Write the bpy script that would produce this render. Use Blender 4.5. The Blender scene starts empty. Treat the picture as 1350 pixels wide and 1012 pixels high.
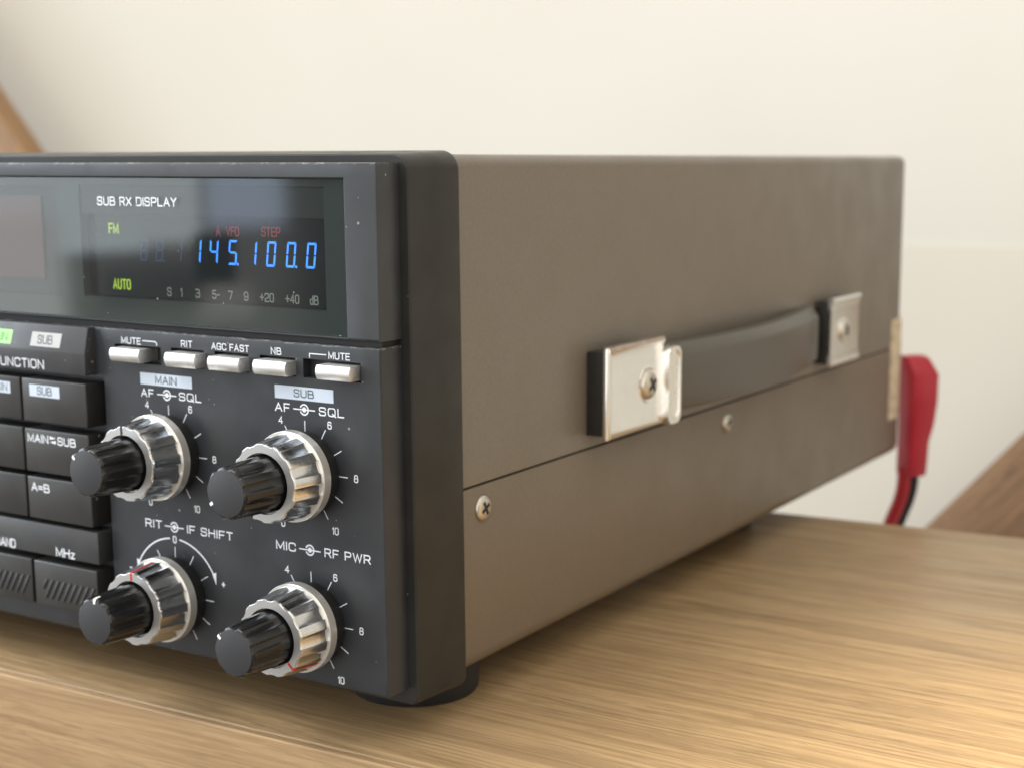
import bpy, bmesh, math, random
from mathutils import Matrix, Vector

random.seed(7)
PI = math.pi
S = 0.001                                   # everything below is written in millimetres
C = bpy.context.scene.collection
scn = bpy.context.scene

# ------------------------------------------------------------------ camera
cam_d = bpy.data.cameras.new('camera')
cam = bpy.data.objects.new('camera', cam_d)
C.objects.link(cam)
scn.camera = cam
cam_d.sensor_width = 36.0
cam_d.lens = 53.45
cam_d.clip_start = 0.01
cam_d.clip_end = 50.0
RX = Vector((0.84974299, -0.07523766, 0.52180086))
RY = Vector((0.52719493, 0.12414455, -0.84062693))
RZ = Vector((-0.00153193, 0.98940761, 0.14515588))
RM = Matrix((RX, RY, RZ)).to_quaternion().to_matrix()
cam.matrix_world = Matrix.Translation(Vector((184.909, -258.025, 125.738)) * S) @ RM.to_4x4()
cam_d.dof.use_dof = True
cam_d.dof.focus_distance = 0.308
cam_d.dof.aperture_fstop = 19.5
cam_d.dof.aperture_blades = 0

# ------------------------------------------------------------------ view
scn.view_settings.view_transform = 'Standard'
scn.view_settings.look = 'None'
scn.view_settings.exposure = 0.0
scn.view_settings.gamma = 1.0
scn.view_settings.use_curve_mapping = False
scn.cycles.max_bounces = 10
scn.cycles.transparent_max_bounces = 12
scn.cycles.caustics_reflective = False
scn.cycles.caustics_refractive = False


# ------------------------------------------------------------------ node helpers
class Tree:
    def __init__(self, nt):
        self.nt = nt

    def n(self, typ, **kw):
        nd = self.nt.nodes.new(typ)
        for k, v in kw.items():
            setattr(nd, k, v)
        return nd

    def put(self, sock, v):
        if isinstance(v, bpy.types.NodeSocket):
            self.nt.links.new(v, sock)
        elif isinstance(v, (int, float)):
            sock.default_value = v
        else:
            v = tuple(v)
            if sock.type == 'RGBA' and len(v) == 3:
                v = v + (1.0,)
            sock.default_value = v

    def math(self, op, a, b=0.0, clamp=False):
        m = self.n('ShaderNodeMath', operation=op, use_clamp=clamp)
        self.put(m.inputs[0], a)
        self.put(m.inputs[1], b)
        return m.outputs[0]

    def ramp(self, x, a, b, c=0.0, d=1.0, smooth=True):
        m = self.n('ShaderNodeMapRange', interpolation_type='SMOOTHSTEP' if smooth else 'LINEAR')
        for i, v in enumerate((x, a, b, c, d)):
            self.put(m.inputs[i], v)
        return m.outputs[0]

    def mix(self, f, a, b, blend='MIX'):
        m = self.n('ShaderNodeMix', data_type='RGBA', blend_type=blend)
        self.put(m.inputs[0], f)
        self.put(m.inputs[6], a)
        self.put(m.inputs[7], b)
        return m.outputs[2]

    def coords(self, scale=(1, 1, 1), loc=(0, 0, 0), rot=(0, 0, 0), kind='Object'):
        t = self.n('ShaderNodeTexCoord')
        m = self.n('ShaderNodeMapping')
        self.nt.links.new(t.outputs[kind], m.inputs[0])
        m.inputs['Scale'].default_value = scale
        m.inputs['Location'].default_value = loc
        m.inputs['Rotation'].default_value = rot
        return m.outputs[0]

    def noise(self, vec, scale=1.0, detail=3.0, rough=0.5, dist=0.0):
        t = self.n('ShaderNodeTexNoise')
        self.put(t.inputs['Vector'], vec)
        t.inputs['Scale'].default_value = scale
        t.inputs['Detail'].default_value = detail
        t.inputs['Roughness'].default_value = rough
        t.inputs['Distortion'].default_value = dist
        return t.outputs[0]

    def voro(self, vec, scale, rnd=1.0):
        t = self.n('ShaderNodeTexVoronoi')
        self.put(t.inputs['Vector'], vec)
        t.inputs['Scale'].default_value = scale
        t.inputs['Randomness'].default_value = rnd
        return t


# ------------------------------------------------------------------ world: the dim room behind the photographer
w = bpy.data.worlds.new('World')
scn.world = w
w.use_nodes = True
wt = Tree(w.node_tree)
w.node_tree.nodes.clear()
tc = wt.n('ShaderNodeTexCoord')
sep = wt.n('ShaderNodeSeparateXYZ')
w.node_tree.links.new(tc.outputs['Generated'], sep.inputs[0])
gx, gy, gz = sep.outputs
AZ = wt.math('MULTIPLY', wt.math('ARCTAN2', gx, wt.math('MULTIPLY', gy, -1.0)), 180 / PI)
EL = wt.math('MULTIPLY', wt.math('ARCSINE', gz), 180 / PI)


def wbox(cur, az0, az1, el0, el1, col, soft=1.0, k=1.0):
    a = wt.ramp(AZ, az0 - soft, az0 + soft)
    b = wt.ramp(AZ, az1 - soft, az1 + soft, 1.0, 0.0)
    c = wt.ramp(EL, el0 - soft, el0 + soft)
    d = wt.ramp(EL, el1 - soft, el1 + soft, 1.0, 0.0)
    m = wt.math('MULTIPLY', wt.math('MULTIPLY', a, b), wt.math('MULTIPLY', c, d))
    if k != 1.0:
        m = wt.math('MULTIPLY', m, k)
    return wt.mix(m, cur, col)


WORLD = 1.0
cur = wt.mix(wt.ramp(EL, -40, -5), (0.36, 0.30, 0.24), (0.60, 0.58, 0.55))
cur = wt.mix(wt.ramp(EL, 8, 45), cur, (1.55, 1.54, 1.50))
cur = wbox(cur, 35, 150, -8, 62, (1.42, 1.27, 1.05), 9.0)            # pale wall to the right
cur = wbox(cur, -110, -45.4, -4.3, 52, (3.2, 3.6, 4.1), 0.5)         # window to the left
cur = wbox(cur, -110, -43.4, -4.2, 52, (2.6, 2.75, 2.85), 0.4)
cur = wbox(cur, -112, -48, 4, 36, (5.6, 6.2, 6.8), 2.0)                # extra brightness added here to light the board under the radio
cur = wbox(cur, -110, -48.3, -7.6, -3.0, (2.3, 2.35, 2.35), 0.6)
cur = wbox(cur, -43.2, -40.2, -3.7, 30, (1.9, 2.15, 2.7), 0.5)       # second pane
cur = wbox(cur, -43.8, -41.6, -7.1, -5.8, (1.2, 1.1, 1.02), 0.5)
cur = wbox(cur, -47.2, -43.4, -6.6, -4.9, (0.22, 0.21, 0.21), 0.6)
cur = wbox(cur, -43.7, -42.2, -5.7, -3.9, (0.03, 0.03, 0.04), 0.25)
cur = wbox(cur, -30, 34, -12, 26, (1.95, 1.88, 1.78), 4.0)         # lit room straight ahead of the radio
cur = wbox(cur, -40.0, -29, -30, 14, (0.20, 0.20, 0.20), 1.2)         # photographer and dark furniture
cur = wbox(cur, 55, 84, -30, 22, (0.28, 0.26, 0.24), 3.0)  # dark patch added so the chrome flutes reflect some dark
cur = wbox(cur, -4, 30, 8, 40, (2.1, 2.05, 1.95), 3.0)
bg = wt.n('ShaderNodeBackground')
wt.put(bg.inputs[0], cur)
bg.inputs[1].default_value = WORLD
wo = wt.n('ShaderNodeOutputWorld')
w.node_tree.links.new(bg.outputs[0], wo.inputs[0])


# ------------------------------------------------------------------ lamps
def area(name, loc, target, size, power, col, sizey=None):
    d = bpy.data.lights.new(name, 'AREA')
    d.energy = power
    d.color = col
    d.size = size * S
    if sizey:
        d.shape = 'RECTANGLE'
        d.size_y = sizey * S
    o = bpy.data.objects.new(name, d)
    C.objects.link(o)
    o.location = Vector(loc) * S
    v = (Vector(target) - Vector(loc)).normalized()
    o.rotation_euler = v.to_track_quat('-Z', 'Y').to_euler()
    return o


area('overhead_fill', (-450, -600, 1300), (-150, 100, 0), 700, 8.0, (1.0, 0.97, 0.91))  # added unseen lamp: brightens wall, panel and board from in front
sd = bpy.data.lights.new('desk_lamp', 'SPOT')
sd.energy = 19.0
sd.color = (1.0, 0.83, 0.56)
sd.spot_size = math.radians(41)
sd.spot_blend = 1.0
sd.shadow_soft_size = 0.035
so = bpy.data.objects.new('desk_lamp', sd)
C.objects.link(so)
so.location = Vector((350, 60, 400)) * S
so.rotation_euler = (Vector((200, 48, 0)) - Vector((350, 60, 400))).to_track_quat('-Z', 'Y').to_euler()


# ------------------------------------------------------------------ materials
def mat(name):
    m = bpy.data.materials.new(name)
    m.use_nodes = True
    t = Tree(m.node_tree)
    b = m.node_tree.nodes['Principled BSDF']
    return m, t, b


def setb(t, b, **kw):
    for k, v in kw.items():
        t.put(b.inputs[k.replace('_', ' ')], v)


def bump(t, b, h, strength=0.2, dist=0.0001):
    n = t.n('ShaderNodeBump')
    n.inputs['Strength'].default_value = strength
    n.inputs['Distance'].default_value = dist
    t.put(n.inputs['Height'], h)
    t.nt.links.new(n.outputs[0], b.inputs['Normal'])


def plain(name, col, rough=0.5, metal=0.0, spec=0.5, emit=None, es=0.0):
    m, t, b = mat(name)
    setb(t, b, Base_Color=col, Roughness=rough, Metallic=metal)
    b.inputs['Specular IOR Level'].default_value = spec
    if emit:
        setb(t, b, Emission_Color=emit)
        b.inputs['Emission Strength'].default_value = es
    return m


def specks(t, vec, scale, size, keep):
    """sparse small dots: 1 on a dust grain, else 0"""
    v = t.voro(vec, scale)
    dot = t.ramp(v.outputs['Distance'], size * 0.6, size, 1.0, 0.0)
    s = t.n('ShaderNodeSeparateColor')
    t.nt.links.new(v.outputs['Color'], s.inputs[0])
    return t.math('MULTIPLY', dot, t.math('GREATER_THAN', s.outputs[0], 1.0 - keep))


def plastic(name, col, rough, dust=0.22, grain=0.25, spec=0.5, worn=0.0):
    m, t, b = mat(name)
    b.inputs['Specular IOR Level'].default_value = spec
    v = t.coords()
    mott = t.noise(v, 90.0, 4.0, 0.6)
    c = t.mix(t.ramp(mott, 0.3, 0.7), [x * 0.88 for x in col], [x * 1.12 for x in col])
    d = t.math('MAXIMUM', specks(t, v, 240.0, 0.085, dust), specks(t, v, 620.0, 0.11, dust * 0.55))
    c = t.mix(t.math('MULTIPLY', d, 0.65), c, (0.42, 0.41, 0.38))
    if worn:
        sp_ = t.n('ShaderNodeSeparateXYZ')
        t.nt.links.new(v, sp_.inputs[0])
        edge = t.ramp(sp_.outputs[2], worn * S - 0.0006, worn * S - 0.0001)
        rub = t.math('MULTIPLY', edge, t.ramp(t.noise(t.coords(scale=(1, 3, 3)), 420.0, 5.0, 0.75), 0.50, 0.66))
        c = t.mix(t.math('MULTIPLY', rub, 0.75), c, (0.34, 0.33, 0.31))
    setb(t, b, Base_Color=c, Roughness=t.ramp(t.noise(v, 140.0, 3.0), 0.25, 0.75, rough - 0.06, rough + 0.08))
    bump(t, b, t.noise(v, 5200.0, 2.0), grain, 0.00006)
    return m


M = {}
M['front'] = plastic('front_plastic', (0.025, 0.0280, 0.0325), 0.40, 0.11, worn=87.35)
M['rim'] = plastic('rim_plastic', (0.0245, 0.0240, 0.0215), 0.38, 0.16, 0.25, 0.30)
M['bezel'] = plastic('bezel_plastic', (0.036, 0.0395, 0.044), 0.40, 0.12, worn=125.4)
M['block'] = plastic('block_plastic', (0.042, 0.043, 0.046), 0.40, 0.1)
M['key'] = plastic('key_plastic', (0.026, 0.0252, 0.0242), 0.38, 0.08)
M['knob_black'] = plastic('knob_plastic', (0.0085, 0.0085, 0.009), 0.22, 0.30, 0.06)
M['cap'] = plain('knob_cap', (0.026, 0.027, 0.030), 0.5)
M['dark'] = plain('dark_recess', (0.010, 0.010, 0.011), 0.6)
M['rubber'] = plain('rubber', (0.012, 0.012, 0.012), 0.7)

# cabinet paint: warm grey, very fine texture
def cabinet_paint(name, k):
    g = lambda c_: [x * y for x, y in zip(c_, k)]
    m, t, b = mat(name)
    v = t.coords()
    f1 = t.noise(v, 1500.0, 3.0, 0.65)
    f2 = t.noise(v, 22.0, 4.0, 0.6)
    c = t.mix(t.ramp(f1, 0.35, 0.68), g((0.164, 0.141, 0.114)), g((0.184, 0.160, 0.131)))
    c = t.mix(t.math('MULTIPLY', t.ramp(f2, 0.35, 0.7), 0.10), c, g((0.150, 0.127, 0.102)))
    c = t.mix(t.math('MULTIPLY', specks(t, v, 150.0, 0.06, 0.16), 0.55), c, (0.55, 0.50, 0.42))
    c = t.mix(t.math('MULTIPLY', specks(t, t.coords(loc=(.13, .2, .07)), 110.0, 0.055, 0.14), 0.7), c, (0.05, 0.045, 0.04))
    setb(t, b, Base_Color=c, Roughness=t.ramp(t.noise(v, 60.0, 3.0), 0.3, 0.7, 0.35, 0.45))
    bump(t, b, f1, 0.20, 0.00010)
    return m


M['paint'] = cabinet_paint('cabinet_paint', (1, 1, 1))
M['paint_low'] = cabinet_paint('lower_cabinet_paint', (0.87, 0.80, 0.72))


def chrome(name, col, rough, streak=(40, 900, 900), var=0.08, soil=0.86):
    m, t, b = mat(name)
    n1 = t.noise(t.coords(scale=streak), 1.0, 4.0, 0.6)
    n2 = t.noise(t.coords(), 260.0, 5.0, 0.65)
    setb(t, b, Base_Color=t.mix(t.ramp(n2, 0.35, 0.75), col, [x * soil for x in col]), Metallic=1.0,
         Roughness=t.math('ADD', t.ramp(n1, 0.3, 0.7, rough, rough + var), t.ramp(n2, 0.55, 0.75, 0.0, 0.08)))
    bump(t, b, t.noise(t.coords(), 900.0, 2.0), 0.04, 0.00005)
    return m


M['chrome'] = chrome('polished_chrome', (0.74, 0.74, 0.735), 0.13)
M['flange'] = plain('anodised_aluminium', (0.84, 0.82, 0.78), 0.30, 0.74)
M['satin'] = plain('satin_ring', (0.64, 0.64, 0.635), 0.32, 0.8)
M['plate'] = chrome('chromed_steel_plate', (0.90, 0.89, 0.865), 0.15, (200, 300, 300), 0.05, 0.95)
M['lip'] = chrome('chromed_lip', (0.88, 0.86, 0.81), 0.24, (200, 300, 300), 0.05, 0.95)
M['steel'] = chrome('screw_steel', (0.62, 0.585, 0.52), 0.30)
M['silver'] = chrome('silver_paint_button', (0.78, 0.77, 0.75), 0.42, (2000, 60, 3000))

M['vinyl'] = plain('handle_vinyl', (0.082, 0.075, 0.062), 0.38)
M['white'] = plain('white_ink', (0.78, 0.82, 0.88), 0.55)
M['pale'] = plain('pale_blue_ink', (0.55, 0.63, 0.74), 0.5)
M['ink_dark'] = plain('dark_ink', (0.05, 0.055, 0.065), 0.5)
M['red'] = plain('red_paint', (0.55, 0.045, 0.035), 0.4)
M['pointer'] = plain('white_paint', (0.82, 0.82, 0.80), 0.4)
M['mask'] = plain('display_mask', (0.042, 0.050, 0.048), 0.55)
M['vfd'] = plain('display_module', (0.006, 0.006, 0.008), 0.25)
M['vfd_pink'] = plain('unlit_display_filter', (0.13, 0.045, 0.045), 0.5)
M['band'] = plain('display_band', (0.020, 0.021, 0.022), 0.5)
M['lens_green'] = plain('lit_green_lens', (0.25, 0.55, 0.18), 0.4, emit=(0.32, 1.0, 0.22), es=0.55)
M['lens_off'] = plain('unlit_lens', (0.42, 0.43, 0.42), 0.35)
M['seg_on'] = plain('lit_blue_segment', (0.05, 0.2, 0.5), 0.5, emit=(0.045, 0.25, 1.0), es=2.3)
M['seg_faint'] = plain('faint_glow_segment', (0.012, 0.018, 0.040), 0.5, emit=(0.05, 0.11, 0.35), es=0.30)  # switched-off segments, given a faint glow so they show
M['ann_green'] = plain('lit_green_text', (0.3, 0.4, 0.05), 0.5, emit=(0.60, 0.85, 0.05), es=0.75)
M['ann_red'] = plain('lit_red_text', (0.25, 0.03, 0.03), 0.5, emit=(0.75, 0.07, 0.09), es=0.24)
M['ann_grey'] = plain('grey_text', (0.42, 0.42, 0.40), 0.6)

# glass: clear sheet with a fresnel reflection
m = bpy.data.materials.new('smoked_glass')
m.use_nodes = True
t = Tree(m.node_tree)
t.nt.nodes.clear()
tr = t.n('ShaderNodeBsdfTransparent')
tr.inputs[0].default_value = (0.80, 0.83, 0.82, 1)
gl = t.n('ShaderNodeBsdfGlossy')
gl.inputs['Roughness'].default_value = 0.012
fr = t.n('ShaderNodeFresnel')
gm = t.n('ShaderNodeNewGeometry')
t.put(fr.inputs[0], t.ramp(gm.outputs['Backfacing'], 0, 1, 1.55, 1 / 1.55, False))
mx = t.n('ShaderNodeMixShader')
t.put(mx.inputs[0], t.math('MULTIPLY', fr.outputs[0], 1.05, True))
t.nt.links.new(tr.outputs[0], mx.inputs[1])
t.nt.links.new(gl.outputs[0], mx.inputs[2])
df = t.n('ShaderNodeBsdfDiffuse')
df.inputs[0].default_value = (0.7, 0.7, 0.68, 1)
vv = t.coords()
dust = t.math('MAXIMUM', specks(t, vv, 300.0, 0.07, 0.30), specks(t, vv, 130.0, 0.035, 0.30))
mx2 = t.n('ShaderNodeMixShader')
t.put(mx2.inputs[0], t.math('MULTIPLY', dust, 0.6))
t.nt.links.new(mx.outputs[0], mx2.inputs[1])
t.nt.links.new(df.outputs[0], mx2.inputs[2])
om = t.n('ShaderNodeOutputMaterial')
t.nt.links.new(mx2.outputs[0], om.inputs[0])
M['glass'] = m


def wood(name, light, mid, dark, along='x', rough=0.5, seed=0.0, pores=0.55):
    """long grain along one object axis; fine pores and broad figure"""
    m, t, b = mat(name)

    def sc(a, c):
        return (a, c, c) if along == 'x' else (c, c, a)
    o = (seed, seed * 1.7, seed * 0.6)

    def vec(a, c_, warp):
        """grain coordinates, gently wandering sideways"""
        base = t.coords()
        wob = t.noise(t.coords(sc(5.0, 14.0), o), 1.0, 2.0, 0.5)
        add = t.n('ShaderNodeVectorMath', operation='MULTIPLY_ADD')
        t.put(add.inputs[0], wob)
        add.inputs[1].default_value = (0, warp, warp) if along == 'x' else (warp, warp, 0)
        t.put(add.inputs[2], base)
        mp = t.n('ShaderNodeMapping')
        t.nt.links.new(add.outputs[0], mp.inputs[0])
        mp.inputs['Scale'].default_value = sc(a, c_)
        mp.inputs['Location'].default_value = o
        return mp.outputs[0]
    broad = t.noise(vec(2.0, 16.0, 0.02), 1.0, 3.0, 0.55, 0.8)
    streak = t.noise(vec(6.0, 170.0, 0.012), 1.0, 4.0, 0.6, 0.2)
    fine = t.noise(vec(9.0, 560.0, 0.008), 1.0, 5.0, 0.72)
    fine2 = t.noise(vec(18.0, 1150.0, 0.008), 1.0, 3.0, 0.65)
    pore = t.noise(vec(85.0, 1300.0, 0.006), 1.0, 2.0, 0.55)
    pmask = t.ramp(t.noise(vec(4.0, 60.0, 0.012), 1.0, 2.0, 0.5), 0.42, 0.60)
    c = t.mix(t.ramp(broad, 0.30, 0.70), mid, light)
    c = t.mix(t.math('MULTIPLY', t.ramp(streak, 0.48, 0.66), 0.10), c, dark)
    c = t.mix(t.math('MULTIPLY', t.ramp(fine, 0.49, 0.56), 0.46), c, dark)
    c = t.mix(t.math('MULTIPLY', t.ramp(fine, 0.39, 0.46, 1.0, 0.0), 0.28), c, [min(1, x * 1.25) for x in light])
    c = t.mix(t.math('MULTIPLY', t.ramp(fine2, 0.50, 0.55), 0.40), c, dark)
    pd = t.math('MULTIPLY', t.ramp(pore, 0.575, 0.635), t.math('ADD', 0.25, t.math('MULTIPLY', pmask, 0.75)))
    c = t.mix(t.math('MULTIPLY', pd, pores), c, [x * 0.55 for x in dark])
    setb(t, b, Base_Color=c, Roughness=t.ramp(streak, 0.35, 0.7, rough - 0.06, rough + 0.12))
    bump(t, b, t.math('ADD', fine, t.math('MULTIPLY', pd, -0.6)), 0.25, 0.0003)
    return m


M['wood'] = wood('oak_board', (0.415, 0.285, 0.152), (0.375, 0.254, 0.133), (0.200, 0.129, 0.063), 'x', 0.44, 0.0, 0.35)
M['wood_edge'] = wood('oak_edge_band', (0.42, 0.285, 0.150), (0.365, 0.24, 0.12), (0.255, 0.155, 0.074), 'x', 0.48, 1.4, 0.3)
M['beam_dark'] = wood('beam_wood', (0.270, 0.155, 0.076), (0.215, 0.122, 0.060), (0.118, 0.064, 0.031), 'x', 0.55, 3.1)
M['beam_light'] = wood('beam_wood_pale', (0.33, 0.19, 0.085), (0.28, 0.16, 0.072), (0.16, 0.09, 0.045), 'x', 0.5, 5.3)

m, t, b = mat('wall_paint')
v = t.coords()
c = t.mix(t.ramp(t.noise(v, 3.0, 4.0), 0.3, 0.7), (0.605, 0.583, 0.518), (0.640, 0.620, 0.557))
setb(t, b, Base_Color=c, Roughness=0.85)
bump(t, b, t.noise(v, 320.0, 4.0), 0.15, 0.0006)
M['wall'] = m
M['wall_warm'] = plain('wall_paint_warm', (0.618, 0.586, 0.508), 0.85)
M['plug_red'] = plain('red_vinyl', (0.38, 0.007, 0.022), 0.33)
M['wire_red'] = plain('red_wire', (0.34, 0.008, 0.016), 0.4)
M['wire_black'] = plain('black_wire', (0.012, 0.011, 0.012), 0.4)

m, t, b = mat('aged_paper')
v = t.coords(scale=(1, 1, 1))
c = t.mix(t.ramp(t.noise(v, 420.0, 3.0, 0.7), 0.48, 0.62), (0.62, 0.52, 0.37), (0.26, 0.22, 0.15))
c = t.mix(t.ramp(t.noise(v, 60.0, 2.0), 0.4, 0.6), (0.62, 0.52, 0.37), c)
setb(t, b, Base_Color=c, Roughness=0.6)
M['paper'] = m


# ------------------------------------------------------------------ mesh helpers (mm)
def newbm():
    return bmesh.new()


def box(bm, x0, x1, y0, y1, z0, z1, bev=0.0, seg=2):
    r = bmesh.ops.create_cube(bm, size=1.0)
    vs = r['verts']
    for v in vs:
        v.co = Vector((x0 + (v.co.x + .5) * (x1 - x0), y0 + (v.co.y + .5) * (y1 - y0), z0 + (v.co.z + .5) * (z1 - z0)))
    if bev > 0:
        es = list({e for v in vs for e in v.link_edges})
        bmesh.ops.bevel(bm, geom=es, offset=bev, segments=seg, profile=0.5, affect='EDGES')


def quad(bm, *pts):
    return bm.faces.new([bm.verts.new(Vector(p)) for p in pts])


def prism(bm, prof, x0, x1, axis='x', bev=0.0, seg=2):
    """extrude a closed profile; axis x: profile is (y, z); axis y: profile is (x, z); axis z: (x, y)"""
    def P(a, b_, s):
        return {'x': (s, a, b_), 'y': (a, s, b_), 'z': (a, b_, s)}[axis]
    A = [bm.verts.new(Vector(P(a, b_, x0))) for a, b_ in prof]
    B = [bm.verts.new(Vector(P(a, b_, x1))) for a, b_ in prof]
    n = len(prof)
    fs = [bm.faces.new(A), bm.faces.new(B[::-1])]
    for i in range(n):
        fs.append(bm.faces.new((A[i], B[i], B[(i + 1) % n], A[(i + 1) % n])))
    bmesh.ops.recalc_face_normals(bm, faces=fs)
    if bev:
        es = list({e for f in fs for e in f.edges})
        bmesh.ops.bevel(bm, geom=es, offset=bev, segments=seg, profile=0.5, affect='EDGES')


def rrect(x0, x1, z0, z1, r, n=6, rb=None):
    pts = []
    q = r if rb is None else rb
    for cx, cz, a0, r_ in ((x1 - r, z1 - r, 0, r), (x0 + r, z1 - r, 90, r), (x0 + q, z0 + q, 180, q), (x1 - q, z0 + q, 270, q)):
        for i in range(n + 1):
            a = math.radians(a0 + 90 * i / n)
            pts.append((cx + r_ * math.cos(a), cz + r_ * math.sin(a)))
    return pts


def loft(bm, loops, cap0=True, cap1=True):
    rings = [[bm.verts.new(Vector(p)) for p in L] for L in loops]
    n = len(rings[0])
    fs = []
    for A, B in zip(rings, rings[1:]):
        for i in range(n):
            fs.append(bm.faces.new((A[i], A[(i + 1) % n], B[(i + 1) % n], B[i])))
    if cap0:
        fs.append(bm.faces.new(rings[0][::-1]))
    if cap1:
        fs.append(bm.faces.new(rings[-1]))
    bmesh.ops.recalc_face_normals(bm, faces=fs)
    return fs


def lathe(bm, cx, cz, rings, n=144, cap0=True, cap1=True):
    """rings: (y, radius or f(theta)) about the y axis through (cx, cz); theta = 0 up, growing clockwise seen from -y"""
    L = []
    for y, r in rings:
        ring = []
        for i in range(n):
            a = 2 * PI * i / n
            rr = r(a) if callable(r) else r
            ring.append((cx + rr * math.sin(a), y, cz + rr * math.cos(a)))
        L.append(ring)
    return loft(bm, L, cap0, cap1)


def tilt(p):
    return Vector((p.x, p.y + (70.0 - p.z) * 0.0150, p.z))


ROOT = Vector((-165.0, 170.0, 0.0))


def obj(name, bm, material, parent=None, origin=None, smooth=35, front=False):
    """link one mesh object; origin in mm, children of the radio are stored relative to its Empty"""
    if front:
        for v in bm.verts:
            v.co = tilt(v.co)
    o0 = Vector(origin) if origin is not None else (ROOT if parent is not None else Vector((0, 0, 0)))
    for v in bm.verts:
        v.co = (v.co - o0) * S
    me = bpy.data.meshes.new(name)
    bm.to_mesh(me)
    bm.free()
    me.materials.append(material)
    if smooth:
        for p in me.polygons:
            p.use_smooth = True
        me.set_sharp_from_angle(angle=math.radians(smooth))
    o = bpy.data.objects.new(name, me)
    C.objects.link(o)
    if parent is not None:
        o.parent = parent
    elif origin is not None:
        o.location = Vector(origin) * S
    return o


def tag(o, label=None, cat=None, group=None, kind=None):
    for k, v in (('label', label), ('category', cat), ('group', group), ('kind', kind)):
        if v:
            o[k] = v
    return o


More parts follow.
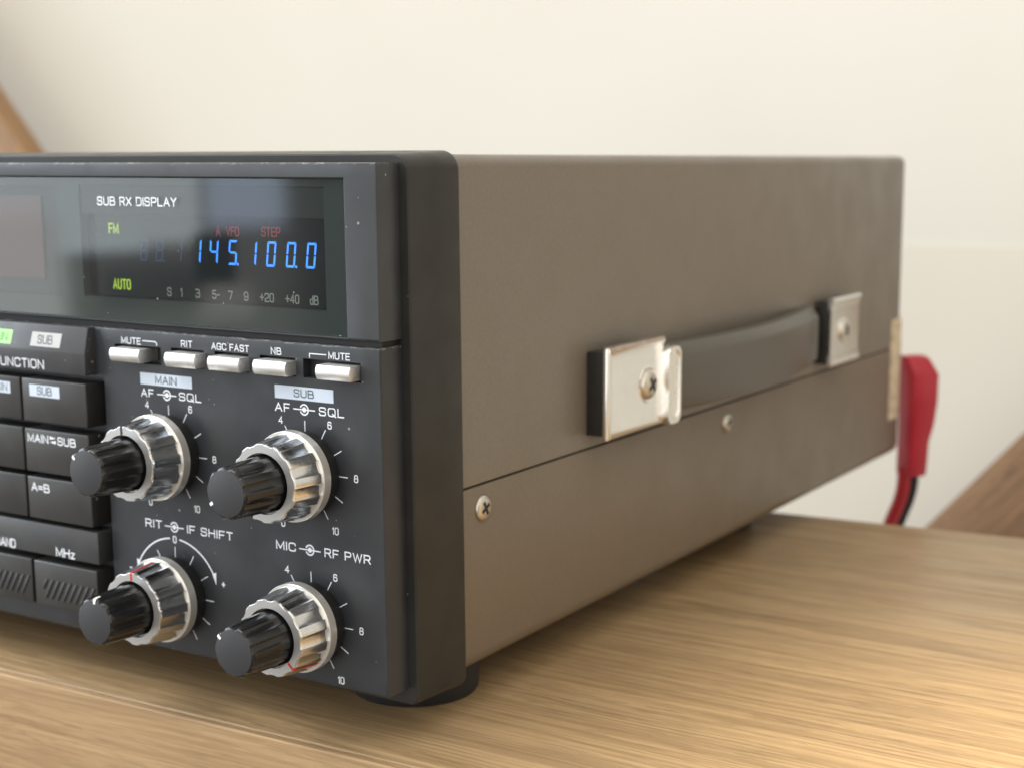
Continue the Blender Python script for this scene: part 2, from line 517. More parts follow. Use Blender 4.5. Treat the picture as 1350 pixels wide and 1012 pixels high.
# ------------------------------------------------------------------ stroke lettering
G = {
    'A': (0.92, [[(0, 0), (.46, 1), (.92, 0)], [(.16, .34), (.76, .34)]]),
    'B': (0.84, [[(0, .52), (0, 1), (.76, 1, .2), (.76, .52, .2), (0, .52)], [(.01, .5), (0, 0), (.84, 0, .22), (.84, .52, .22), (.6, .52)]]),
    'C': (0.84, [[(.84, .74), (.84, 1, .3), (0, 1, .3), (0, 0, .3), (.84, 0, .3), (.84, .27)]]),
    'D': (0.86, [[(0, 0), (0, 1), (.86, 1, .34), (.86, 0, .34), (0, 0), (0, .2)]]),
    'E': (0.74, [[(.74, 1), (0, 1), (0, 0), (.76, 0)], [(0, .52), (.66, .52)]]),
    'F': (0.72, [[(.74, 1), (0, 1), (0, 0)], [(0, .5), (.64, .5)]]),
    'G': (0.88, [[(.86, .76), (.86, 1, .3), (0, 1, .3), (0, 0, .3), (.88, 0, .3), (.88, .46), (.5, .46)]]),
    'H': (0.84, [[(0, 0), (0, 1)], [(.84, 0), (.84, 1)], [(0, .52), (.84, .52)]]),
    'I': (0.0, [[(0, 0), (0, 1)]]),
    'L': (0.70, [[(0, 1), (0, 0), (.72, 0)]]),
    'M': (1.0, [[(0, 0), (0, 1), (.5, .12), (1, 1), (1, 0)]]),
    'N': (0.86, [[(0, 0), (0, 1), (.86, 0), (.86, 1)]]),
    'O': (0.88, [[(.44, 1), (.88, 1, .34), (.88, 0, .34), (0, 0, .34), (0, 1, .34), (.46, 1)]]),
    'P': (0.80, [[(0, 0), (0, 1), (.8, 1, .24), (.8, .45, .24), (0, .45)]]),
    'Q': (0.90, [[(.44, 1), (.88, 1, .34), (.88, 0, .34), (0, 0, .34), (0, 1, .34), (.46, 1)], [(.55, .28), (.96, -.08)]]),
    'R': (0.84, [[(0, 0), (0, 1), (.8, 1, .24), (.8, .47, .24), (0, .47)], [(.5, .46), (.84, 0)]]),
    'S': (0.80, [[(.78, .76), (.78, 1, .26), (0, 1, .26), (0, .53, .24), (.80, .50, .24), (.80, 0, .26), (0, 0, .26), (0, .25)]]),
    'T': (0.82, [[(0, 1), (.82, 1)], [(.41, 1), (.41, 0)]]),
    'U': (0.84, [[(0, 1), (0, 0, .32), (.84, 0, .32), (.84, 1)]]),
    'V': (0.90, [[(0, 1), (.45, 0), (.9, 1)]]),
    'W': (1.2, [[(0, 1), (.3, 0), (.6, .95), (.9, 0), (1.2, 1)]]),
    'X': (0.84, [[(0, 0), (.84, 1)], [(0, 1), (.84, 0)]]),
    'Y': (0.86, [[(0, 1), (.43, .48), (.86, 1)], [(.43, .48), (.43, 0)]]),
    'z': (0.52, [[(0, .66), (.52, .66), (0, 0), (.54, 0)]]),
    'd': (0.60, [[(.58, 1), (.58, 0)], [(.58, .62, .1), (0, .62, .2), (0, 0, .2), (.58, 0, .1)]]),
    '0': (0.74, [[(.37, 1), (.74, 1, .3), (.74, 0, .3), (0, 0, .3), (0, 1, .3), (.39, 1)]]),
    '1': (0.22, [[(0, .78), (.22, 1), (.22, 0)]]),
    '2': (0.74, [[(0, .76), (0, 1, .28), (.74, 1, .28), (.74, .5, .2), (0, .3, .1), (0, 0), (.76, 0)]]),
    '3': (0.74, [[(0, 1), (.72, 1, .22), (.72, .53, .2), (.25, .53)], [(.6, .53), (.76, .53, .1), (.76, 0, .24), (0, 0, .2), (0, .2)]]),
    '4': (0.80, [[(.60, 0), (.60, 1), (0, .30), (.82, .30)]]),
    '5': (0.74, [[(.72, 1), (.04, 1), (0, .55), (.74, .6, .25), (.74, 0, .28), (0, 0, .25), (0, .18)]]),
    '6': (0.76, [[(.70, .82), (.66, 1, .2), (0, 1, .3), (0, 0, .3), (.76, 0, .28), (.76, .58, .28), (.04, .58)]]),
    '7': (0.74, [[(0, 1), (.76, 1), (.3, 0)]]),
    '8': (0.74, [[(.37, .53), (.05, .53, .2), (.05, 1, .24), (.69, 1, .24), (.69, .53, .2), (.36, .53)],
                 [(.1, .53), (0, .53, .1), (0, 0, .26), (.74, 0, .26), (.74, .53, .1), (.6, .53)]]),
    '9': (0.74, [[(.04, .18), (.1, 0, .2), (.74, 0, .3), (.74, 1, .3), (0, 1, .28), (0, .42, .28), (.7, .42)]]),
    '+': (0.74, [[(0, .5), (.74, .5)], [(.37, .87), (.37, .13)]]),
    '=': (0.66, [[(0, .64), (.66, .64)], [(0, .32), (.66, .32)]]),
    '-': (0.50, [[(0, .45), (.5, .45)]]),
    ' ': (0.28, []),
}
LEVEL = [0]


def rounded(pts):
    out = []
    n = len(pts)
    for i, p in enumerate(pts):
        r = p[2] if len(p) > 2 else 0
        q = Vector(p[:2])
        if r <= 0 or i in (0, n - 1):
            out.append(q)
            continue
        a = Vector(pts[i - 1][:2])
        c_ = Vector(pts[i + 1][:2])
        da, dc = (a - q), (c_ - q)
        ra = min(r, da.length * 0.5)
        rc = min(r, dc.length * 0.5)
        A = q + da.normalized() * ra
        B = q + dc.normalized() * rc
        for k in range(6):
            u = k / 5
            out.append(A * (1 - u) ** 2 + q * 2 * u * (1 - u) + B * u * u)
    res = [out[0]]
    for p in out[1:]:
        if (p - res[-1]).length > 1e-5:
            res.append(p)
    return res


def ribbon(bm, pts, wd, y):
    """flat printed line on the plane y, facing -y; pts are 2-D (x, z)"""
    LEVEL[0] = (LEVEL[0] + 1) % 12
    y = y - LEVEL[0] * 0.003
    pts = [Vector(p) for p in pts]
    n = len(pts)
    h = wd / 2
    d0 = (pts[1] - pts[0]).normalized()
    d1 = (pts[-1] - pts[-2]).normalized()
    if (pts[0] - pts[-1]).length > 1e-4:
        pts[0] = pts[0] - d0 * h * 0.8
        pts[-1] = pts[-1] + d1 * h * 0.8
    L, R_ = [], []
    for i, p in enumerate(pts):
        a = (p - pts[i - 1]).normalized() if i else (pts[1] - p).normalized()
        c_ = (pts[i + 1] - p).normalized() if i < n - 1 else a
        nn = Vector((-a.y, a.x)) + Vector((-c_.y, c_.x))
        if nn.length < 1e-6:
            nn = Vector((-a.y, a.x))
        nn.normalize()
        k = h / max(0.45, nn.dot(Vector((-a.y, a.x))))
        L.append(p + nn * k)
        R_.append(p - nn * k)
    vl = [bm.verts.new((q.x, y, q.y)) for q in L]
    vr = [bm.verts.new((q.x, y, q.y)) for q in R_]
    for i in range(n - 1):
        bm.faces.new((vr[i], vr[i + 1], vl[i + 1], vl[i]))


def text_width(s, gap):
    wd = 0.0
    for ch in s:
        wd += G[ch][0] + gap
    return wd - gap


def text(bm, s, x0, x1, z, h, y, wt_=0.15, gap=0.34, slant=0.0):
    """write s from x0 to x1, base line z, cap height h"""
    k = (x1 - x0) / text_width(s, gap)
    x = x0
    for ch in s:
        gw, strokes = G[ch]
        for st in strokes:
            pts = [Vector((x + p.x * k + slant * p.y * h, z + p.y * h)) for p in rounded(st)]
            ribbon(bm, pts, wt_ * h * 1.10, y)
        x += (gw + gap) * k


def textc(bm, s, cx, cz, h, y, wt_=0.15, kx=0.8, gap=0.34):
    wd = text_width(s, gap) * h * kx
    text(bm, s, cx - wd / 2, cx + wd / 2, cz - h / 2, h, y, wt_, gap)


def arc(cx, cz, r, a0, a1, n=40):
    return [(cx + r * math.sin(math.radians(a0 + (a1 - a0) * i / n)), cz + r * math.cos(math.radians(a0 + (a1 - a0) * i / n))) for i in range(n + 1)]


def disc2d(bm, cx, cz, r, y, n=24):
    bm.faces.new([bm.verts.new((cx + r * math.cos(2 * PI * i / n), y, cz + r * math.sin(2 * PI * i / n))) for i in range(n)])


def poly2d(bm, pts, y):
    bm.faces.new([bm.verts.new((a, y, b_)) for a, b_ in pts])


def plate_with_holes(bm, x0, x1, z0, z1, yf, yb, holes, depth, floor=True):
    """front sheet at yf with rectangular holes whose walls go back to yf+depth; sides go back to yb"""
    xs = sorted({x0, x1, *[h[0] for h in holes], *[h[1] for h in holes]})
    zs = sorted({z0, z1, *[h[2] for h in holes], *[h[3] for h in holes]})
    V = {}

    def vv(i, k, y):
        if (i, k, y) not in V:
            V[(i, k, y)] = bm.verts.new((xs[i], y, zs[k]))
        return V[(i, k, y)]

    def inside(i, k):
        if not (0 <= i < len(xs) - 1 and 0 <= k < len(zs) - 1):
            return None
        cx, cz = (xs[i] + xs[i + 1]) / 2, (zs[k] + zs[k + 1]) / 2
        return any(h[0] < cx < h[1] and h[2] < cz < h[3] for h in holes)
    fs = []
    yd = yf + depth
    for i in range(len(xs) - 1):
        for k in range(len(zs) - 1):
            yy = yd if inside(i, k) else yf
            if floor or not inside(i, k):
                fs.append(bm.faces.new((vv(i, k, yy), vv(i + 1, k, yy), vv(i + 1, k + 1, yy), vv(i, k + 1, yy))))
            for (di, dk, a, b_) in ((-1, 0, (i, k), (i, k + 1)), (1, 0, (i + 1, k), (i + 1, k + 1)), (0, -1, (i, k), (i + 1, k)), (0, 1, (i, k + 1), (i + 1, k + 1))):
                nb = inside(i + di, k + dk)
                if nb is None:
                    fs.append(bm.faces.new((vv(*a, yy), vv(*b_, yy), vv(*b_, yb), vv(*a, yb))))
                elif not inside(i, k) and nb:
                    fs.append(bm.faces.new((vv(*a, yf), vv(*b_, yf), vv(*b_, yd), vv(*a, yd))))
    bmesh.ops.recalc_face_normals(bm, faces=fs)


# ------------------------------------------------------------------ the setting
bm = newbm()
box(bm, -3200, 2400, 640, 700, -900, 1900)
tag(obj('wall', bm, M['wall'], smooth=0), 'plain cream painted wall behind the radio', 'wall', kind='structure')
bm = newbm()
box(bm, -3200, 2400, 639.1, 639.9, -900, 76.0)
tag(obj('wall_panel', bm, M['wall_warm'], smooth=0), 'slightly warmer cream lower half of the wall', 'wall', kind='structure')

# thick wooden board under the radio, a little out of square with it
bm = newbm()
xa, xb = -620.0, 520.0
fy = lambda x: -10.5 + 0.0266 * x
ry = lambda x: 250.4 + 0.085 * x
prism(bm, [(xa, fy(xa)), (xb, fy(xb)), (xb, ry(xb)), (xa, ry(xa))], -46.0, 0.0, 'z', 0.5, 3)
board = obj('wooden_board', bm, M['wood'], origin=(0, 110, 0))
tag(board, 'thick brown wooden board with long grain that the radio stands on', 'board', kind='thing')


bm = newbm()
prism(bm, [(xa, fy(xa) - 2.2), (xb, fy(xb) - 2.2), (xb, fy(xb) - 0.05), (xa, fy(xa) - 0.05)], -46.0, -0.30, 'z', 0.45, 3)
for v_ in bm.verts:
    v_.co = (v_.co - Vector((0, 110, 0))) * S
me = bpy.data.meshes.new('edge_band')
bm.to_mesh(me)
bm.free()
me.materials.append(M['wood_edge'])
eb = bpy.data.objects.new('edge_band', me)
C.objects.link(eb)
eb.parent = board
tag(eb, 'paler orange-brown front edge of the board')


def beam(name, p0, p1, width, thick, y, material, label, edge=None):
    """sloping plank: upper edge from p0 to p1 (x, z) at depth y"""
    p0, p1 = Vector(p0), Vector(p1)
    d = (p1 - p0)
    L = d.length
    bm_ = newbm()
    box(bm_, 0, L, 0, thick, -width, 0, 1.5)
    o = obj(name, bm_, material)
    o.location = Vector((p0.x, y, p0.y)) * S
    o.rotation_euler = (0, -math.atan2(d.y, d.x), 0)
    tag(o, label, 'beam', kind='thing')
    return o


bR = beam('wooden_beam', (-260, -311), (330, 365), 50, 34, 560, M['beam_dark'],
          'dark brown sloping wooden beam rising to the right behind the board')
bL = beam('wooden_beam', (-1500, 924), (-300, -378), 75, 22, 560, M['beam_light'],
          'orange-brown sloping wooden beam against the wall at the far left')

# ------------------------------------------------------------------ the radio
radio = bpy.data.objects.new('radio_transceiver', None)
C.objects.link(radio)
radio.location = ROOT * S
radio.empty_display_size = 0.05
tag(radio, 'dark grey desktop radio with silver knobs, blue digits and a side handle', 'radio')
XL = -330.0                                       # left side of the case

# upper cover: rounded top edges
bm = newbm()
box(bm, XL + 1, 0, 17.0, 331.6, 53.35, 127.1, 0.0)
es = [e for e in bm.edges if (abs(e.verts[0].co.z - 127.1) < .01 and abs(e.verts[1].co.z - 127.1) < .01 and abs(e.verts[0].co.y - e.verts[1].co.y) > 1)
      or (all(v_.co.y > 331 for v_ in e.verts) and not all(v_.co.z < 54 for v_ in e.verts))]
bmesh.ops.bevel(bm, geom=es, offset=2.8, segments=5, profile=0.5, affect='EDGES')
upper = obj('upper_cover', bm, M['paint'], radio, smooth=40)
# lower cover
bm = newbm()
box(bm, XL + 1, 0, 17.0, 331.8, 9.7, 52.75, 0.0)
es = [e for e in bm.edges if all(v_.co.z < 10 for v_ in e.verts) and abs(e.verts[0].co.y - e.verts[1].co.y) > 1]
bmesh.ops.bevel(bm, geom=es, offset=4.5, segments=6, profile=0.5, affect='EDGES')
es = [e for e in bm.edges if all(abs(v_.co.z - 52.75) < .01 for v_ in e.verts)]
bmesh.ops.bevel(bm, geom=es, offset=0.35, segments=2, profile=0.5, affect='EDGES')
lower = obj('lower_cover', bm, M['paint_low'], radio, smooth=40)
bm = newbm()
box(bm, XL + 3, -0.9, 20, 329, 50.5, 56)
obj('chassis', bm, M['dark'], radio, smooth=0)


def screw(name, x, y, z, r, hgt, parent, rot=0.0):
    """pan head with a sunk cross, facing +x"""
    bm_ = newbm()
    n = 32
    L = []
    prof = [(0.0, r), (0.25 * hgt, r), (0.6 * hgt, r * 0.93), (0.9 * hgt, r * 0.72), (hgt, r * 0.45)]
    for d, rr in prof:
        L.append([(x + d, y + rr * math.cos(2 * PI * i / n), z + rr * math.sin(2 * PI * i / n)) for i in range(n)])
    loft(bm_, L)
    o = obj(name, bm_, M['steel'], parent)
    bm_ = newbm()
    for k in range(2):
        a = rot + k * PI / 2
        ca, sa = math.cos(a), math.sin(a)
        l_, w_ = r * 0.56, r * 0.15
        pts = [(-l_, -w_), (l_, -w_), (l_, w_), (-l_, w_)]
        bm_.faces.new([bm_.verts.new((x + hgt + 0.02 + k * 0.01, y + p * ca - q * sa, z + p * sa + q * ca)) for p, q in pts])
    return o, bm_


sc1, bmx = screw('screw', 0.0, 27.0, 47.4, 3.0, 1.0, radio, 0.5)
obj('cross_slot', bmx, M['dark'], sc1, smooth=0)
sc2, bmx = screw('screw', 0.0, 163.6, 47.1, 2.9, 1.0, radio, 0.2)
obj('cross_slot', bmx, M['dark'], sc2, smooth=0)

# side handle: strap with an end bracket, spacer and screw at each end
bm = newbm()
ys = [112.5 + (229 - 112.5) * i / 28 for i in range(29)]
loops = []
for i, y in enumerate(ys):
    u = i / 28
    xo = 3.3 + 7.8 * math.sin(PI * min(1.0, u * 1.02)) ** 0.85 * (1 - 0.25 * u) - 2.2 * u
    zc = 67.0 + 0.7 * u
    prof = [(-2.3, -9.4), (0.8, -9.4), (2.4, -8.9), (2.8, -8.0), (2.85, -4.0), (2.9, 1.5), (2.85, 5.9), (2.6, 6.6), (0.5, 9.2), (-0.6, 9.5), (-2.3, 9.5)]
    loops.append([(xo + a, y, zc + b_) for a, b_ in prof])
loft(bm, loops)
strap = obj('handle_strap', bm, M['vinyl'], radio, smooth=32)


def bracket(y0, y1, front):
    bm_ = newbm()
    ya, yb = (y0 + 0.2, y1 - 2.5) if front else (y0 + 0.4, y1 - 2)
    box(bm_, 0.0, 5.0, ya, yb, 56.6, 78.0, 0.35)
    sp = obj('spacer_block', bm_, M['rim'], radio)
    bm_ = newbm()
    # pressed sheet: flat face with a lip along top, bottom and the outer end
    prof = [(0.0, 56.0), (0.9, 55.8), (1.5, 56.6), (1.2, 58.6), (1.0, 60.0), (1.0, 75.2), (1.15, 76.8), (1.9, 78.3), (1.5, 79.2), (0.2, 79.4), (0.0, 78.9)]
    prism(bm_, [(5.05 + a, z) for a, z in prof], y0, y1, 'y', 0.0)
    if front:
        box(bm_, 5.05, 6.65, y0 - 0.9, y0 + 1.6, 55.7, 79.2, 0.55, 3)
    pl = obj('end_bracket', bm_, M['plate'], radio, smooth=50)
    if front:
        bm_ = newbm()
        pts = rrect(y1 - 0.1, y1 + 7.9, 55.2, 76.4, 2.6, 6)
        pin = rrect(y1 + 1.1, y1 + 6.9, 56.8, 75.0, 1.9, 6)
        loft(bm_, [[(5.2, a, b_) for a, b_ in pts], [(7.2, a, b_) for a, b_ in pts],
                   [(8.0, a * .97 + (y1 + 4.15) * .03, b_ * .985 + 65.8 * .015) for a, b_ in pts],
                   [(8.0, a, b_) for a, b_ in pin], [(7.5, a * .95 + (y1 + 4.3) * .05, b_) for a, b_ in pin]])
        obj('strap_loop', bm_, M['lip'], pl, smooth=50)
    ysc = (y0 + y1) / 2 + (7.0 if front else -2)
    s_, bx_ = screw('screw', 6.05, ysc, 67.4, 3.9 if front else 3.8, 1.6, pl, 0.6)
    ring = newbm()
    n_ = 36
    loft(ring, [[(x_, ysc + q_ * math.cos(2 * PI * k_ / n_), 67.4 + q_ * math.sin(2 * PI * k_ / n_)) for k_ in range(n_)] for x_, q_ in ((6.0, 5.0), (6.22, 4.8), (6.22, 4.45), (6.07, 4.2))])
    obj('washer', ring, M['plate'], pl)
    return pl, bx_


br1, bmx = bracket(75.4, 106.6, True)
obj('cross_slot', bmx, M['dark'], br1, smooth=0)
br2, bmx = bracket(235.5, 263.5, False)
obj('cross_slot', bmx, M['dark'], br2, smooth=0)

# rim: rounded frame that flares a little towards the case
bm = newbm()
L = []
for y, g, r in ((0.0, -0.35, 3.4), (0.35, 0.0, 3.6), (10.0, 0.35, 3.8), (17.2, 0.75, 4.0), (18.0, 0.55, 3.9), (18.6, -0.4, 3.4)):
    L.append([(a, y, b_) for a, b_ in rrect(XL - g, 0.05 + g, 8.2 - g * .8, 127.2 + g, r, 7, r * .6)])
loft(bm, L)
rim = obj('front_rim', bm, M['rim'], radio, smooth=30, front=True)

# front panel, lower plate, with sunk switch slots and key well
YF = -7.7
SL = [(-79.3, -64.6, 79.6, 83.75), (-61.4, -51.4, 79.75, 83.9), (-48.2, -38.2, 79.85, 83.95), (-35.0, -25.0, 79.95, 84.0), (-22.9, -7.5, 79.95, 84.05)]
holes = [(a, b_, c_, d) for a, b_, c_, d in SL] + [(-132.4, -83.3, 16.4, 75.4)]
bm = newbm()
plate_with_holes(bm, XL + 2.6, -2.35, 12.0, 87.35, YF, 0.5, holes, 2.6)
es = [e for e in bm.edges if all(abs(v_.co.y - YF) < .01 for v_ in e.verts) and
      (all(abs(v_.co.z - 87.35) < .01 for v_ in e.verts) or all(abs(v_.co.z - 12.0) < .01 for v_ in e.verts) or all(abs(v_.co.x + 2.35) < .01 for v_ in e.verts))]
bmesh.ops.bevel(bm, geom=es, offset=0.6, segments=3, profile=0.5, affect='EDGES')
panel = obj('front_panel', bm, M['front'], radio, smooth=30, front=True)
# upper plate round the display window
bm = newbm()
plate_with_holes(bm, XL + 2.6, -2.35, 88.7, 125.4, YF, 0.5, [(-240.0, -10.8, 89.2, 122.2)], 0.45)
es = [e for e in bm.edges if all(abs(v_.co.y - YF) < .01 for v_ in e.verts) and
      (all(abs(v_.co.z - 88.7) < .01 for v_ in e.verts) or all(abs(v_.co.z - 125.4) < .01 for v_ in e.verts) or all(abs(v_.co.x + 2.35) < .01 for v_ in e.verts))]
bmesh.ops.bevel(bm, geom=es, offset=0.45, segments=3, profile=0.5, affect='EDGES')
hx0, hx1, hz0, hz1 = -240.0, -10.8, 89.2, 122.2
es = [e for e in bm.edges if all(abs(v_.co.y - YF) < .01 for v_ in e.verts) and
      (all(abs(v_.co.x - hx1) < .01 for v_ in e.verts) or all(abs(v_.co.z - hz0) < .01 for v_ in e.verts) or all(abs(v_.co.z - hz1) < .01 for v_ in e.verts))
      and all(hx0 - .01 < v_.co.x < hx1 + .01 and hz0 - .01 < v_.co.z < hz1 + .01 for v_ in e.verts)]
bmesh.ops.bevel(bm, geom=es, offset=0.28, segments=2, profile=0.5, affect='EDGES')
# remove the floor of the window so that the mask behind the glass shows
for f in [f for f in bm.faces if abs(f.calc_center_median().y - (YF + 0.45)) < .02 and f.normal.y < -0.9]:
    bm.faces.remove(f)
bezel = obj('display_bezel', bm, M['bezel'], radio, smooth=30, front=True)
# filler in the groove between both plates
bm = newbm()
box(bm, XL + 3.6, -3.2, -5.9, 0.4, 87.0, 89.0)
obj('panel_groove', bm, M['dark'], radio, smooth=0, front=True)

# display: mask with two cut-outs, dark modules, glass
bm = newbm()
plate_with_holes(bm, -241.0, -10.2, 89.0, 122.4, -6.5, 0.45, [(-89.85, -17.05, 94.35, 120.35), (-170.0, -97.5, 93.85, 120.1)], 2.0, False)
dmask = obj('display_mask', bm, M['mask'], radio, smooth=0, front=True)
bm = newbm()
box(bm, -90.3, -16.6, -4.32, -3.0, 94.0, 120.6)
screen = obj('display_screen', bm, M['vfd'], radio, smooth=0, front=True)
bm = newbm()
box(bm, -89.8, -17.1, -6.1, -5.6, 113.75, 120.3)
obj('title_band', bm, M['band'], screen, smooth=0, front=True)
bm = newbm()
box(bm, -170.2, -97.3, -4.32, -3.0, 93.5, 120.5)
scr2 = obj('display_screen', bm, M['band'], radio, smooth=0, front=True)
tag(scr2, 'pinkish unlit display screen at the left edge')
bm = newbm()
box(bm, -168.0, -104.9, -4.8, -4.33, 97.7, 117.5)
obj('display_filter', bm, M['vfd_pink'], scr2, smooth=0, front=True)
bm = newbm()
box(bm, -239.9, -10.9, -7.45, -6.75, 89.3, 122.1, 0.12, 1)
glass = obj('display_glass', bm, M['glass'], radio, smooth=0, front=True)


def lettering(parent, material, fn, name='lettering'):
    bm_ = newbm()
    fn(bm_)
    return obj(name, bm_, material, parent, smooth=0, front=True)


lettering(glass, M['white'], lambda q: text(q, 'SUB RX DISPLAY', -82.7, -58.0, 115.8, 1.75, -7.50, 0.16, 0.33))
lettering(screen, M['ann_green'], lambda q: text(q, 'FM', -82.7, -79.8, 109.25, 2.1, -4.36, 0.17, 0.34), 'indicator')
lettering(screen, M['ann_green'], lambda q: text(q, 'AUTO', -82.1, -76.7, 96.3, 2.1, -4.36, 0.17, 0.40), 'indicator')
lettering(screen, M['ann_red'], lambda q: text(q, 'A', -49.3, -48.2, 109.4, 1.9, -4.36, 0.14, 0.34), 'indicator')
lettering(screen, M['ann_red'], lambda q: text(q, 'VFO', -46.3, -42.7, 109.45, 1.9, -4.36, 0.14, 0.34), 'indicator')
lettering(screen, M['ann_red'], lambda q: text(q, 'STEP', -36.1, -31.0, 109.6, 1.85, -4.36, 0.14, 0.34), 'indicator')


def meter(q):
    for s_, x0, x1 in (('S', -64.9, -63.8), ('1', -60.8, -60.45), ('3', -56.2, -55.1), ('5-', -51.1, -49.1), ('7', -46.4, -45.3), ('9', -41.8, -40.7),
                       ('+20', -37.2, -33.4), ('+40', -29.9, -26.3), ('dB', -23.1, -21.0)):
        text(q, s_, x0, x1, 95.35, 1.75, -4.36, 0.15, 0.30)


lettering(screen, M['ann_grey'], meter, 'signal_scale')


def seven(on, x, z, wd, h, parent, dot=False, lit=True):
    """one seven-segment digit as one mesh, leaning to the right"""
    g, tk = 0.10, 0.50
    sl = 0.13
    H2 = h / 2
    seg = {
        'a': [(tk * .3, h), (wd - tk * .3, h), (wd - tk, h - tk), (tk, h - tk)],
        'd': [(tk * .3, 0), (wd - tk * .3, 0), (wd - tk, tk), (tk, tk)],
        'f': [(0, h - tk * .3), (tk, h - tk - g), (tk, H2 + tk * .45), (tk * .35, H2 + g * .6), (0, H2 + tk * .4)],
        'b': [(wd, h - tk * .3), (wd - tk, h - tk - g), (wd - tk, H2 + tk * .45), (wd - tk * .35, H2 + g * .6), (wd, H2 + tk * .4)],
        'e': [(0, tk * .3), (tk, tk + g), (tk, H2 - tk * .45), (tk * .35, H2 - g * .6), (0, H2 - tk * .4)],
        'c': [(wd, tk * .3), (wd - tk, tk + g), (wd - tk, H2 - tk * .45), (wd - tk * .35, H2 - g * .6), (wd, H2 - tk * .4)],
        'g': [(tk * .7, H2), (tk * 1.2, H2 + tk * .45), (wd - tk * 1.2, H2 + tk * .45), (wd - tk * .7, H2), (wd - tk * 1.2, H2 - tk * .45), (tk * 1.2, H2 - tk * .45)],
    }
    which = {'0': 'abcdef', '1': 'bc', '4': 'fgbc', '5': 'afgcd', '8': 'abcdefg'}[on]
    bm_ = newbm()
    for s_ in which:
        poly2d(bm_, [(x + a + sl * b_, z + b_) for a, b_ in seg[s_]], -4.37)
    if dot:
        disc2d(bm_, x + wd + 0.42, z + 0.22, 0.30, -4.37)
    bmesh.ops.recalc_face_normals(bm_, faces=bm_.faces[:])
    o = obj('lit_digit' if lit else 'faint_digit', bm_, M['seg_on'] if lit else M['seg_faint'], parent, smooth=0, front=True)
    return o


for on, x, dot in (('1', -57.0, False), ('4', -51.9, False), ('5', -46.3, True), ('1', -40.7, False), ('0', -35.25, False), ('0', -29.7, True), ('0', -24.15, False)):
    seven(on, x, 103.0, 2.55, 5.5, screen, dot, True)
for on, x, dot in (('8', -73.3, False), ('8', -68.4, True), ('1', -62.6, False)):
    seven(on, x, 103.0, 2.4, 5.1, screen, dot, False)

# ------------------------------------------------------------------ slide buttons
YB = -11.5


def slide_button(x0, x1, z0, z1):
    bm_ = newbm()
    prof = []
    n = 10
    for i in range(n + 1):                       # barrel shaped front, horizontal axis
        a = -1 + 2 * i / n
        prof.append((YB + 0.55 * a * a, (z0 + z1) / 2 + a * (z1 - z0) / 2))
    prof += [(-5.2, z1), (-5.2, z0)]
    prism(bm_, prof, x0, x1, 'x', 0.10, 2)
    return obj('slide_button', bm_, M['silver'], radio, smooth=40, front=True)


for a, b_, c_, d in ((-77.3, -68.0, 80.2, 83.25), (-60.0, -50.9, 80.1, 83.3), (-47.0, -38.0, 80.2, 83.3), (-33.9, -24.85, 80.3, 83.4), (-16.6, -7.65, 80.4, 83.5)):
    slide_button(a, b_, c_, d)

# ------------------------------------------------------------------ function block, strip and keys on the left
YK = -11.3
XB = -84.6                                        # right side of the key faces
bm = newbm()
prism(bm, [(-4.0, 87.25), (-9.6, 87.25), (-11.05, 81.1), (-11.1, 75.9), (-4.0, 75.9)], -131.5, -85.9, 'x', 0.3, 2)
block = obj('function_block', bm, M['block'], radio, smooth=30, front=True)


def slope_y(z):
    return -11.05 + (z - 81.1) * (1.45 / 6.15)


def lamp_plate(x0, x1, material, name):
    bm_ = newbm()
    zs = (82.0, 85.35)
    o_ = 0.07
    pts = [(x0, zs[0]), (x1, zs[0]), (x1 + 0.3, zs[1]), (x0 + 0.3, zs[1])]
    A = [bm_.verts.new((x, slope_y(z) - o_, z)) for x, z in pts]
    B = [bm_.verts.new((x, slope_y(z) + 0.3, z)) for x, z in pts]
    bm_.faces.new(A)
    for i in range(4):
        bm_.faces.new((A[i], B[i], B[(i + 1) % 4], A[(i + 1) % 4]))
    bmesh.ops.recalc_face_normals(bm_, faces=bm_.faces[:])
    return obj(name, bm_, material, block, smooth=0, front=True)


def on_slope(bm_):
    for v_ in bm_.verts:
        v_.co.y += slope_y(v_.co.z) - 0.10


tag(lamp_plate(-104.6, -94.4, M['lens_off'], 'indicator_lamp'), 'unlit grey SUB indicator lamp')
tag(lamp_plate(-121.4, -111.5, M['lens_green'], 'indicator_lamp'), 'lit green MAIN indicator lamp')


def t_slope(q, s_, x0, x1):
    text(q, s_, x0, x1, 82.75, 1.85, 0.0, 0.13, 0.34)
    on_slope(q)


lettering(block, M['ink_dark'], lambda q: t_slope(q, 'SUB', -102.0, -97.2))
lettering(block, M['ink_dark'], lambda q: t_slope(q, 'MAIN', -119.4, -112.9))
lettering(block, M['white'], lambda q: text(q, 'FUNCTION', -117.2, -99.9, 76.75, 1.95, -11.17, 0.14, 0.33))


def key(x0, x1, z0, z1, name='push_key'):
    bm_ = newbm()
    box(bm_, x0, x1, YK, -5.3, z0, z1, 0.35, 3)
    return obj(name, bm_, M['key'], radio, smooth=40, front=True)


def key_col(x0, x1):
    return key(x0, x1, 63.6, 74.1), key(x0, x1, 51.2, 61.9), key(x0, x1, 39.55, 50.0)


